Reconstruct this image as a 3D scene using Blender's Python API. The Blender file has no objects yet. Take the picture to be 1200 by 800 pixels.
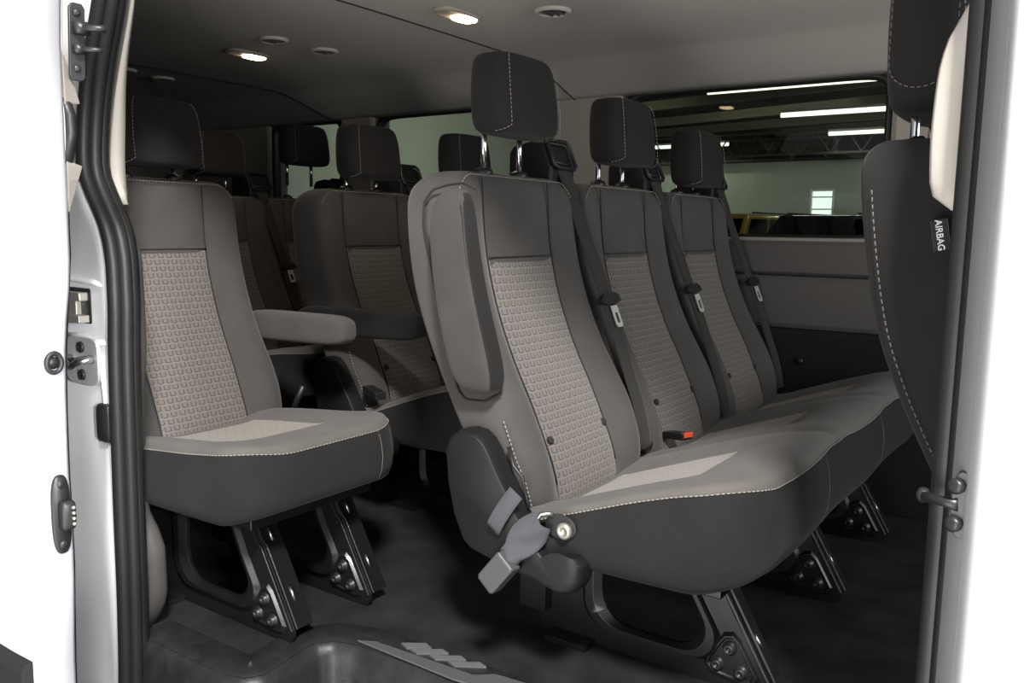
import bpy, bmesh, math, random
import numpy as np
from mathutils import Vector, Matrix
random.seed(7)
C = bpy.context.scene.collection
PI = math.pi

# ------------------------------------------------------------------ materials
def nodes(name):
    m = bpy.data.materials.new(name); m.use_nodes = True
    nt = m.node_tree
    return m, nt, nt.nodes['Principled BSDF']

def setp(b, **k):
    for n, v in k.items():
        n = n.replace('_', ' ')
        if n in b.inputs: b.inputs[n].default_value = v

def rgb(c): return (c[0], c[1], c[2], 1)

def plain(name, col, rough=.5, metal=0, coat=0, bump=0, bscale=400, spec=.5, vary=0, vscale=6):
    m, nt, b = nodes(name)
    setp(b, Base_Color=rgb(col), Roughness=rough, Metallic=metal, Coat_Weight=coat, Specular_IOR_Level=spec)
    if bump or vary:
        tc = nt.nodes.new('ShaderNodeTexCoord')
    if bump:
        n = nt.nodes.new('ShaderNodeTexNoise'); n.inputs['Scale'].default_value = bscale; n.inputs['Detail'].default_value = 3
        bp = nt.nodes.new('ShaderNodeBump'); bp.inputs['Strength'].default_value = bump; bp.inputs['Distance'].default_value = .002
        nt.links.new(tc.outputs['Object'], n.inputs['Vector']); nt.links.new(n.outputs['Fac'], bp.inputs['Height'])
        nt.links.new(bp.outputs['Normal'], b.inputs['Normal'])
    if vary:
        n = nt.nodes.new('ShaderNodeTexNoise'); n.inputs['Scale'].default_value = vscale; n.inputs['Detail'].default_value = 5
        r = nt.nodes.new('ShaderNodeMapRange'); r.inputs[1].default_value = .3; r.inputs[2].default_value = .7
        r.inputs[3].default_value = 1 - vary; r.inputs[4].default_value = 1 + vary
        mx = nt.nodes.new('ShaderNodeVectorMath'); mx.operation = 'SCALE'; mx.inputs[0].default_value = col
        nt.links.new(tc.outputs['Object'], n.inputs['Vector']); nt.links.new(n.outputs['Fac'], r.inputs[0])
        nt.links.new(r.outputs[0], mx.inputs['Scale']); nt.links.new(mx.outputs[0], b.inputs['Base Color'])
    return m

def fabric(name, col, sheen=.25, weave=900):
    m, nt, b = nodes(name)
    setp(b, Roughness=.95, Sheen_Weight=sheen, Sheen_Roughness=.5, Specular_IOR_Level=.15)
    tc = nt.nodes.new('ShaderNodeTexCoord')
    n = nt.nodes.new('ShaderNodeTexNoise'); n.inputs['Scale'].default_value = weave; n.inputs['Detail'].default_value = 2
    n2 = nt.nodes.new('ShaderNodeTexNoise'); n2.inputs['Scale'].default_value = 14; n2.inputs['Detail'].default_value = 4
    ad = nt.nodes.new('ShaderNodeMath'); ad.operation = 'MULTIPLY_ADD'; ad.inputs[1].default_value = .55; ad.inputs[2].default_value = .50
    a2 = nt.nodes.new('ShaderNodeMath'); a2.operation = 'MULTIPLY_ADD'; a2.inputs[1].default_value = .45
    mx = nt.nodes.new('ShaderNodeVectorMath'); mx.operation = 'SCALE'; mx.inputs[0].default_value = col
    bp = nt.nodes.new('ShaderNodeBump'); bp.inputs['Strength'].default_value = .35; bp.inputs['Distance'].default_value = .001
    L = nt.links.new
    L(tc.outputs['Object'], n.inputs['Vector']); L(tc.outputs['Object'], n2.inputs['Vector'])
    L(n.outputs['Fac'], ad.inputs[0]); L(n2.outputs['Fac'], a2.inputs[0]); L(ad.outputs[0], a2.inputs[2])
    L(a2.outputs[0], mx.inputs['Scale']); L(mx.outputs[0], b.inputs['Base Color'])
    L(n.outputs['Fac'], bp.inputs['Height']); L(bp.outputs['Normal'], b.inputs['Normal'])
    return m

def insert_fabric(name, light, dark):
    """Woven seat insert: staggered rows of raised bars with dark U-shaped stitches. UV is in metres."""
    m, nt, b = nodes(name)
    setp(b, Roughness=.95, Sheen_Weight=.2, Specular_IOR_Level=.15)
    N = nt.nodes.new; L = nt.links.new
    def M(op, a, c=None, d=None):
        n = N('ShaderNodeMath'); n.operation = op
        for i, x in enumerate((a, c, d)):
            if x is None: continue
            if isinstance(x, (int, float)): n.inputs[i].default_value = x
            else: L(x, n.inputs[i])
        return n.outputs[0]
    tc = N('ShaderNodeTexCoord'); sp = N('ShaderNodeSeparateXYZ'); L(tc.outputs['UV'], sp.inputs[0])
    px, pz = .0215, .0152
    r = M('DIVIDE', sp.outputs['Y'], pz); row = M('FLOOR', r); q = M('FRACT', r)
    odd = M('MODULO', M('ABSOLUTE', row), 2.0)
    p = M('FRACT', M('ADD', M('DIVIDE', sp.outputs['X'], px), M('MULTIPLY', odd, .5)))
    v1 = M('LESS_THAN', M('ABSOLUTE', M('SUBTRACT', p, .2)), .055)
    v2 = M('LESS_THAN', M('ABSOLUTE', M('SUBTRACT', p, .75)), .055)
    inq = M('LESS_THAN', M('ABSOLUTE', M('SUBTRACT', q, .55)), .34)
    vert = M('MULTIPLY', M('MAXIMUM', v1, v2), inq)
    bot = M('MULTIPLY', M('LESS_THAN', M('ABSOLUTE', M('SUBTRACT', q, .22)), .07), M('LESS_THAN', M('ABSOLUTE', M('SUBTRACT', p, .475)), .27))
    u = M('MAXIMUM', vert, bot)
    bar = M('MULTIPLY', M('LESS_THAN', M('ABSOLUTE', M('SUBTRACT', q, .05)), .12), .22)
    n = N('ShaderNodeTexNoise'); n.inputs['Scale'].default_value = 700; L(tc.outputs['Object'], n.inputs['Vector'])
    fac = M('SUBTRACT', M('ADD', M('MULTIPLY', n.outputs['Fac'], .5), .55), M('MULTIPLY', u, .62))
    fac = M('ADD', fac, bar)
    mx = N('ShaderNodeMix'); mx.data_type = 'RGBA'; mx.clamp_factor = True
    mx.inputs[6].default_value = rgb(dark); mx.inputs[7].default_value = rgb(light)
    L(fac, mx.inputs[0]); L(mx.outputs[2], b.inputs['Base Color'])
    bp = N('ShaderNodeBump'); bp.inputs['Strength'].default_value = .8; bp.inputs['Distance'].default_value = .002
    L(fac, bp.inputs['Height']); L(bp.outputs['Normal'], b.inputs['Normal'])
    return m

def emit(name, col, s):
    m = bpy.data.materials.new(name); m.use_nodes = True; nt = m.node_tree
    nt.nodes.clear(); e = nt.nodes.new('ShaderNodeEmission'); o = nt.nodes.new('ShaderNodeOutputMaterial')
    e.inputs[0].default_value = rgb(col); e.inputs[1].default_value = s
    nt.links.new(e.outputs[0], o.inputs[0]); return m

def glass(name, tint, gloss=.06):
    m = bpy.data.materials.new(name); m.use_nodes = True; nt = m.node_tree
    nt.nodes.clear(); N = nt.nodes.new; o = N('ShaderNodeOutputMaterial')
    t = N('ShaderNodeBsdfTransparent'); t.inputs[0].default_value = rgb(tint)
    g = N('ShaderNodeBsdfGlossy'); g.inputs['Roughness'].default_value = .02
    mx = N('ShaderNodeMixShader'); mx.inputs[0].default_value = gloss
    nt.links.new(t.outputs[0], mx.inputs[1]); nt.links.new(g.outputs[0], mx.inputs[2]); nt.links.new(mx.outputs[0], o.inputs[0])
    return m

M = {}
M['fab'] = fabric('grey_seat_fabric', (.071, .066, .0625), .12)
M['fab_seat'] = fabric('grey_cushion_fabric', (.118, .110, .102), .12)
M['fab_dark'] = fabric('charcoal_seat_fabric', (.0185, .018, .018), .05)
M['fab_head'] = fabric('black_headrest_fabric', (.020, .0185, .0185), .05)
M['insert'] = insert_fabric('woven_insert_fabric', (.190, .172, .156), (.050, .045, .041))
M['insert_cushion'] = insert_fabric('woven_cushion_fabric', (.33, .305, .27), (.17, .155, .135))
M['fab_side'] = fabric('grey_armrest_fabric', (.052, .049, .048), .08)
M['thread'] = plain('light_thread', (.27, .25, .225), .8)
M['thread_dim'] = plain('dim_thread', (.13, .12, .11), .8)
M['seam'] = plain('dark_seam', (.02, .019, .018), .9)  # plain dark colour shared by seams, piping and buttons
M['plastic'] = plain('black_grained_plastic', (.012, .012, .0125), .42, bump=.12, bscale=900)
M['plastic_soft'] = plain('soft_black_plastic', (.010, .010, .0105), .5, bump=.1, bscale=700, spec=.35)
M['plastic_grey'] = plain('grey_plastic', (.075, .075, .079), .45)
M['paint_black'] = plain('black_painted_steel', (.009, .009, .010), .36, coat=.12)
M['chrome'] = plain('chrome', (.78, .78, .80), .16, 1)
M['steel'] = plain('bright_steel', (.62, .61, .60), .3, 1)
M['plate'] = plain('satin_steel_plate', (.62, .62, .62), .38, .45)
M['zinc'] = plain('zinc_steel', (.46, .44, .39), .42, .7)
M['bolt'] = plain('dark_bolt_steel', (.05, .05, .053), .4, .6)
M['web'] = fabric('belt_webbing', (.034, .032, .030), .1, 1500)
M['web_grey'] = fabric('grey_belt_webbing', (.075, .078, .088), .1, 1500)
M['red'] = plain('orange_red_plastic', (.75, .085, .03), .4)
M['head'] = plain('headliner_fabric', (.50, .475, .44), .95, bump=.2, bscale=500, spec=.1)
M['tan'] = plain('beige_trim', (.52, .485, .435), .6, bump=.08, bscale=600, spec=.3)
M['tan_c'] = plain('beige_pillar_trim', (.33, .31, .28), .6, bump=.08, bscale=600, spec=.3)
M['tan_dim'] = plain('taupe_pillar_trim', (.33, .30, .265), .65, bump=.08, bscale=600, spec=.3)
M['panel'] = plain('grey_wall_panel', (.105, .097, .092), .6, bump=.12, bscale=600, spec=.3)
M['panel_mid'] = plain('dark_grey_trim', (.055, .052, .050), .65, bump=.08, bscale=600, spec=.3)
M['panel_dark'] = plain('black_wall_carpet', (.022, .021, .021), .9, bump=.2, bscale=500, spec=.1)
M['carpet'] = plain('black_carpet', (.024, .023, .025), .97, bump=.6, bscale=420, spec=.08, vary=.35, vscale=9)
M['step'] = plain('scuffed_black_plastic', (.022, .022, .0225), .45, bump=.25, bscale=160, vary=.3, vscale=30)
M['tread'] = plain('grey_tread_plate', (.085, .085, .088), .6, bump=.5, bscale=350)
M['tread2'] = plain('light_tread_slot', (.13, .13, .135), .6, bump=.4, bscale=350)
M['bracket'] = plain('beige_bracket', (.20, .185, .165), .6)
M['white'] = plain('white_body_paint', (.76, .77, .80), .3, coat=.5)
M['jamb'] = plain('white_jamb_paint', (.90, .905, .92), .45, coat=.1)
M['bgrey'] = plain('satin_grey_paint', (.30, .30, .325), .4)
M['rubber'] = plain('black_rubber', (.013, .013, .013), .5, bump=.1, bscale=500)
M['glass'] = glass('tinted_glass', (.56, .58, .55), .035)
M['lens'] = emit('warm_lamp_lens', (1, .76, .45), 14)
M['tube'] = emit('white_tube_glow', (.93, 1, .82), 5.0)
M['sky'] = emit('daylight_pane', (.9, 1, .95), 3.2)
M['gwall'] = plain('painted_block_wall', (.60, .62, .56), .9, vary=.06, vscale=.6)
M['gfloor'] = plain('polished_concrete', (.42, .42, .41), .5, vary=.15, vscale=1.5)
M['groof'] = plain('dark_roof_deck', (.015, .014, .013), .9)
M['gbeam'] = plain('ochre_steel_joist', (.13, .115, .08), .7)
M['gtruss'] = plain('brown_steel_truss', (.05, .046, .04), .8)
M['car_black'] = plain('black_car_paint', (.012, .012, .014), .12, coat=1)
M['car_yellow'] = plain('ochre_car_paint', (.50, .33, .08), .3, coat=.8)
M['car_glass'] = plain('dark_car_glass', (.006, .007, .008), .05, coat=.6)
M['label'] = plain('white_print', (.8, .8, .8), .7)

# ------------------------------------------------------------------ mesh helpers
class MB:
    def __init__(s): s.v = []; s.f = []; s.mi = []; s.uv = {}
    def add(s, verts, faces, mi=0):
        o = len(s.v); s.v += [tuple(map(float, p)) for p in verts]
        for f in faces: s.f.append([o + i for i in f]); s.mi.append(mi)
        return o
    def box(s, x0, x1, y0, y1, z0, z1, mi=0):
        s.add([(x0, y0, z0), (x1, y0, z0), (x1, y1, z0), (x0, y1, z0), (x0, y0, z1), (x1, y0, z1), (x1, y1, z1), (x0, y1, z1)],
              [(0, 3, 2, 1), (4, 5, 6, 7), (0, 1, 5, 4), (1, 2, 6, 5), (2, 3, 7, 6), (3, 0, 4, 7)], mi); return s
    def obox(s, c, ux, uy, uz, mi=0):
        """box about c with half-axis vectors"""
        c, ux, uy, uz = map(Vector, (c, ux, uy, uz))
        vs = [c + a * ux + b * uy + d * uz for d in (-1, 1) for a, b in ((-1, -1), (1, -1), (1, 1), (-1, 1))]
        s.add(vs, [(0, 3, 2, 1), (4, 5, 6, 7), (0, 1, 5, 4), (1, 2, 6, 5), (2, 3, 7, 6), (3, 0, 4, 7)], mi); return s
    def loft(s, loops, closed=True, cap0=True, cap1=True, mi=0):
        n = len(loops[0]); o = s.add([p for l in loops for p in l], [])
        for i in range(len(loops) - 1):
            for j in range(n if closed else n - 1):
                k = (j + 1) % n
                s.f.append([o + i * n + j, o + i * n + k, o + (i + 1) * n + k, o + (i + 1) * n + j]); s.mi.append(mi)
        if closed and cap0: s.f.append([o + j for j in reversed(range(n))]); s.mi.append(mi)
        if closed and cap1: s.f.append([o + (len(loops) - 1) * n + j for j in range(n)]); s.mi.append(mi)
        return s
    def tube(s, path, r, n=8, closed=False, mi=0, sy=1):
        P = [Vector(p) for p in path]; L = len(P); loops = []; up = None
        for i, p in enumerate(P):
            a = P[(i - 1) % L] if closed or i else P[0]; b = P[(i + 1) % L] if closed or i < L - 1 else P[-1]
            t = (b - a).normalized()
            if up is None:
                up = Vector((0, 0, 1)) if abs(t.z) < .9 else Vector((0, 1, 0))
            x = t.cross(up)
            if x.length < 1e-6: x = t.orthogonal()
            x.normalize(); y = x.cross(t).normalized(); up = y
            rr = r[i] if isinstance(r, (list, tuple)) else r
            loops.append([p + rr * (math.cos(2 * PI * k / n) * x + sy * math.sin(2 * PI * k / n) * y) for k in range(n)])
        if closed: loops.append(loops[0])
        return s.loft(loops, True, not closed, not closed, mi)
    def lathe(s, prof, c, axis, n=16, mi=0):
        """prof: list of (radius, distance along axis)"""
        c = Vector(c); a = Vector(axis).normalized(); x = a.orthogonal().normalized(); y = a.cross(x)
        return s.loft([[c + a * h + max(r, 1e-5) * (math.cos(2 * PI * k / n) * x + math.sin(2 * PI * k / n) * y) for k in range(n)] for r, h in prof], mi=mi)
    def prism(s, poly, axis, a, b, hole=None, mi=0):
        def P(p, h):
            return {'x': (h, p[0], p[1]), 'y': (p[0], h, p[1]), 'z': (p[0], p[1], h)}[axis]
        if hole is None:
            return s.loft([[P(p, a) for p in poly], [P(p, b) for p in poly]], mi=mi)
        n = len(poly)
        L4 = [[P(p, a) for p in poly], [P(p, b) for p in poly], [P(p, b) for p in hole], [P(p, a) for p in hole]]
        L4.append(L4[0])
        return s.loft(L4, True, False, False, mi)
    def grid(s, rows, mi=0, uvs=None):
        n = len(rows[0]); o = s.add([p for r in rows for p in r], [])
        if uvs:
            for i, r in enumerate(uvs):
                for j, t in enumerate(r): s.uv[o + i * n + j] = t
        for i in range(len(rows) - 1):
            for j in range(n - 1):
                s.f.append([o + i * n + j, o + i * n + j + 1, o + (i + 1) * n + j + 1, o + (i + 1) * n + j]); s.mi.append(mi)
        return s
    def mesh(s, name, mats, smooth=True, merge=0):
        me = bpy.data.meshes.new(name); me.from_pydata(s.v, [], s.f)
        for m in (mats if isinstance(mats, (list, tuple)) else [mats]): me.materials.append(m)
        me.polygons.foreach_set('material_index', s.mi)
        if s.uv:
            l = me.uv_layers.new(name='UVMap')
            for lp in me.loops: l.data[lp.index].uv = s.uv.get(lp.vertex_index, (0, 0))
        bm = bmesh.new(); bm.from_mesh(me)
        if merge: bmesh.ops.remove_doubles(bm, verts=bm.verts, dist=merge)
        bmesh.ops.recalc_face_normals(bm, faces=bm.faces); bm.to_mesh(me); bm.free()
        if smooth: me.polygons.foreach_set('use_smooth', [True] * len(me.polygons))
        me.update(); return me

def link(name, me, parent=None, loc=(0, 0, 0), bevel=0, seg=2, sub=0, label=None, auto=False, solid=0):
    o = bpy.data.objects.new(name, me); C.objects.link(o); o.location = loc
    if parent is not None: o.parent = parent
    if solid:
        m = o.modifiers.new('s', 'SOLIDIFY'); m.thickness = solid; m.offset = 0
    if bevel:
        m = o.modifiers.new('b', 'BEVEL'); m.width = bevel; m.segments = seg; m.limit_method = 'ANGLE'; m.angle_limit = math.radians(35)
        m.harden_normals = True
    if sub:
        m = o.modifiers.new('u', 'SUBSURF'); m.levels = sub; m.render_levels = sub
    if label: o['label'] = label
    return o

def ob(name, mb, mat, parent=None, smooth=True, merge=0, **k):
    return link(name, mb.mesh(name, mat, smooth, merge), parent, **k)

def tag(o, label, cat, group=None, kind=None):
    o['label'] = label; o['category'] = cat
    if group: o['group'] = group
    if kind: o['kind'] = kind
    return o

def thing(name, label, cat, loc=(0, 0, 0), group=None):
    o = bpy.data.objects.new(name, None); C.objects.link(o); o.location = loc; o.empty_display_size = .05
    return tag(o, label, cat, group)

def struct(o, label=None):
    o['kind'] = 'structure'
    if label: o['label'] = label
    return o

def sm(xs, ys):
    """smooth monotone interpolation (Fritsch-Carlson)"""
    xs = np.array(xs, float); ys = np.array(ys, float); h = np.diff(xs); d = np.diff(ys) / h
    m = np.zeros(len(xs)); m[0] = d[0]; m[-1] = d[-1]
    for i in range(1, len(xs) - 1):
        m[i] = 0 if d[i - 1] * d[i] <= 0 else 2 / (1 / d[i - 1] + 1 / d[i])
    def f(x):
        x = min(max(x, xs[0]), xs[-1]); i = min(int(np.searchsorted(xs, x, 'right')) - 1, len(h) - 1); t = (x - xs[i]) / h[i]
        return float(ys[i] * (1 + 2 * t) * (1 - t) ** 2 + m[i] * h[i] * t * (1 - t) ** 2 + ys[i + 1] * t * t * (3 - 2 * t) + m[i + 1] * h[i] * t * t * (t - 1))
    return f

def resample(path, step):
    P = [Vector(p) for p in path]; out = [P[0]]; acc = 0
    for a, b in zip(P, P[1:]):
        L = (b - a).length; t = step - acc
        while t <= L:
            out.append(a + (b - a) * (t / L)); t += step
        acc = L - (t - step)
    return out

def dashes(path, r=.0011, dash=.005, gap=.0035):
    mb = MB(); Q = resample(path, .001); k = 0; n = int(dash / .001); g = int((dash + gap) / .001)
    g = max(g, n + 2)
    while k + n < len(Q):
        mb.tube([Q[k], Q[k + n // 2], Q[k + n]], r, 5); k += g
    return mb

# ------------------------------------------------------------------ seat meshes (local: x forward, y to the far side, z up, origin on the floor below the headrest posts)
XF = sm([.30, .36, .42, .486, .55, .60, .67, .75, .80, .85, .88, .905], [.235, .222, .197, .166, .132, .109, .083, .063, .056, .052, .050, .046])
XB = sm([.30, .36, .42, .476, .565, .63, .70, .78, .857, .885, .905], [.150, .122, .090, .056, .003, -.027, -.051, -.065, -.071, -.065, -.050])
WW = sm([.30, .36, .42, .48, .55, .70, .80, .86, .885, .898, .906], [.205, .217, .225, .222, .215, .212, .210, .206, .195, .182, .160])
BB = sm([.30, .36, .44, .55, .7, .85, .9], [.012, .026, .034, .028, .022, .016, .006])
YP = .112
def section(z, shrink=0):
    xf, xb, w, b = XF(z) - shrink * .5, XB(z) + shrink, WW(z), BB(z)
    T = xf - xb; ym = .5 * (YP + .03 + w - .02)
    h = [(xf, 0), (xf, .06), (xf, YP - .008), (xf - .006, YP), (xf + .001, YP + .007), (xf + .65 * b, YP + .03), (xf + b, ym), (xf + .72 * b, w - .016),
         (xf + .1 * b, w - .003), (xf - .22 * T, w), (xb + .5 * T, w), (xb + .25 * T, w - .002), (xb + .055 * T, w - .008), (xb, w - .028), (xb, .08), (xb, 0)]
    return h + [(x, -y) for x, y in reversed(h[1:-1])]

def backrest_mesh(sh=1):
    st = [(.30, 0), (.33, 0), (.36, 0), (.40, 0), (.44, 0), (.48, 0), (.52, 0), (.56, 0), (.60, 0), (.64, 0), (.68, 0), (.72, 0), (.76, 0), (.80, 0), (.835, 0), (.86, .002), (.878, .006), (.892, .014), (.902, .026), (.907, .040)]
    return MB().loft([[(x, y, z) for x, y in section(z, s * sh)] for z, s in st]).mesh('backrest', M['fab'])

def insert_mesh():
    ys = np.linspace(-YP + .002, YP - .002, 13); zs = np.linspace(.302, .745, 26); rows = []; uv = []; arc = 0; last = None
    for i, z in enumerate(zs):
        x = XF(z)
        if last: arc += math.hypot(x - last[0], z - last[1])
        last = (x, z); r = []; u = []
        for j, y in enumerate(ys):
            e = 0.0032
            if j in (0, 12) or i in (0, 25): e = -.002
            r.append((x + e, y, z)); u.append((y, arc))
        rows.append(r); uv.append(u)
    return MB().grid(rows, uvs=uv).mesh('woven_insert', M['insert'])

def seam_mesh():
    mb = MB()
    for s in (-1, 1): mb.tube([(XF(z) - .0012, s * YP, z) for z in np.linspace(.34, .895, 30)], .0014, 6)
    mb.tube([(XF(.747) + .002, y, .747) for y in np.linspace(-YP, YP, 8)], .0014, 6)
    return mb.mesh('seam', M['seam'])

def button_mesh():
    return MB().lathe([(.0075, -.004), (.0075, .004), (.005, .006)], (XF(.415) + .001, 0, .415), (1, 0, .4), 12).mesh('panel_button', M['seam'])

def top_stitch_mesh():
    path = []
    for y in np.linspace(-.195, .195, 30):
        z = .897 - .035 * max(0, (abs(y) - .15) / .045) ** 2
        path.append((XF(z) + .002 + .3 * BB(z) * (abs(y) > .13), y, z + .002))
    lo = [(XF(z) - .004 + .15 * BB(z), -WW(z) + .001, z) for z in np.linspace(.49, .865, 22)]
    return dashes(path).mesh('stitching', M['thread'])
def side_stitch_mesh():
    return dashes([(XF(z) + .25 * BB(z), -WW(z) + .0005, z) for z in np.linspace(.325, .475, 14)]).mesh('stitching', M['thread'])

def rrect(hx, hy, n=4.0, k=28):
    out = []
    for i in range(k):
        a = 2 * PI * (i + .5) / k; c, s = math.cos(a), math.sin(a)
        out.append((hx * math.copysign(abs(c) ** (2 / n), c), hy * math.copysign(abs(s) ** (2 / n), s)))
    return out

HR = [(0, .50), (.02, .78), (.07, .93), (.16, .99), (.35, 1), (.6, .97), (.8, .91), (.89, .85), (.945, .76), (.98, .63), (1, .42)]
HXH, HYH, HZ = .054, .106, .153
def headrest_mesh():
    return MB().loft([[(.036 + .012 * (1 - t) + x, y, t * HZ) for x, y in rrect(HXH * (s if t < .5 else .25 + .75 * s), HYH * (.35 + .65 * s), 3.3)] for t, s in HR]).mesh('headrest', M['fab_head'])

def headrest_stitch_mesh(sg0=-1):
    sf = sm([t for t, s in HR], [s for t, s in HR]); mb = MB()
    for sg in (sg0,):
        path = []
        for t in np.linspace(.96, .1, 30):
            s = sf(t); hx = HXH * (s if t < .5 else .25 + .75 * s); hy = HYH * (.35 + .65 * s); yy = hy * .80
            path.append((.036 + .012 * (1 - t) + hx * (1 - .80 ** 4) ** .25 + .0015, sg * yy, t * HZ))
        x0, y0, z0 = path[-1]
        for a in np.linspace(0, PI / 2, 8)[1:]: path.append((x0 - .03 * (1 - math.cos(a)), y0 + sg * .016 * math.sin(a), z0 - .012 * math.sin(a)))
        d = dashes(path, .0008); mb.add(d.v, d.f)
    return mb.mesh('stitching', M['thread'])

def post_mesh():
    return MB().lathe([(.0062, 0), (.0062, .115)], (0, 0, 0), (0, 0, 1), 14).mesh('post', M['chrome'])
def collar_mesh():
    return MB().lathe([(.0175, 0), (.0185, .002), (.0185, .009), (.015, .013), (.0085, .015), (.007, .017)], (0, 0, 0), (0, 0, 1), 20).mesh('post_collar', M['plastic'])

BELT = [(-.012, .958), (.024, .944), (.044, .905), (.062, .85), (.084, .79), (.108, .73), (.126, .68), (.150, .62), (.178, .55), (.204, .48), (.226, .42), (.240, .365), (.244, .34)]
def belt_mesh():
    fx = sm([-z for x, z in BELT], [x for x, z in BELT]); mb = MB(); rows = []
    for z in np.linspace(.957, .342, 40):
        x = fx(-z); yc = .196 + .026 * min(1, (.957 - z) / .3); w = .0215
        rows.append([(x - .004, yc - w, z), (x, yc - w * .5, z), (x + .0005, yc, z), (x + .001, yc + w * .5, z), (x + .002, yc + w, z)])
    return mb.grid(rows).mesh('seat_belt', M['web'])

def guide_mesh():
    mb = MB(); prof = [(-.078, .878), (-.078, .965), (-.066, .982), (-.02, .990), (.012, .984), (.034, .930), (.030, .890), (0, .880)]
    mb.prism(prof, 'y', .150, .248); return mb.mesh('belt_guide', M['plastic_soft'], smooth=True)
def guide_frame_mesh():
    mb = MB(); a, b = Vector((.012, 0, .988)), Vector((.037, 0, .930)); d = b - a; n = Vector((.92, 0, .39)) * .004
    P = []
    for t, y in ((.1, .156), (.0, .166), (0, .199), (0, .232), (.1, .242), (.5, .242), (.9, .242), (1, .232), (1, .199), (1, .166), (.9, .156), (.5, .156)):
        p = a + d * t + n; P.append((p.x, y, p.z))
    mb.tube(P, .0048, 8, closed=True)
    mb.tube([(.026, .165, .948), (.033, .175, .942), (.034, .199, .94), (.033, .223, .942), (.026, .233, .948)], .0045, 8)
    return mb.mesh('guide_frame', M['plastic'])
def tongue_grip_mesh():
    mb = MB(); c = Vector((.139, .226, .653)); t = Vector((.38, 0, -.92)).normalized(); w = Vector((.1, .99, .04)).normalized(); n = t.cross(w)
    prof = [(-.034, -.006), (-.032, .004), (-.020, .011), (.020, .013), (.032, .004), (.034, -.008), (.018, -.012), (-.018, -.012)]
    mb.loft([[c + w * p[0] - t * p[1] + n * h for p in prof] for h in (-.007, .007)]); return mb.mesh('tongue_grip', M['plastic'], smooth=False)
def tongue_mesh():
    mb = MB(); c = Vector((.160, .226, .618)); t = Vector((.38, 0, -.92)).normalized(); w = Vector((.1, .99, .04)).normalized(); n = t.cross(w)
    out = [(-.011, .024), (.011, .024), (.011, -.018), (.007, -.024), (-.007, -.024), (-.011, -.018)]
    inn = [(-.0055, .008), (.0055, .008), (.0055, -.012), (.004, -.015), (-.004, -.015), (-.0055, -.012)]
    L = [[c + w * p[0] - t * p[1] + n * h for p in q] for q, h in ((out, -.0014), (out, .0014), (inn, .0014), (inn, -.0014))]
    L.append(L[0]); mb.loft(L, True, False, False); return mb.mesh('latch_tongue', M['plate'], smooth=False)

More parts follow.
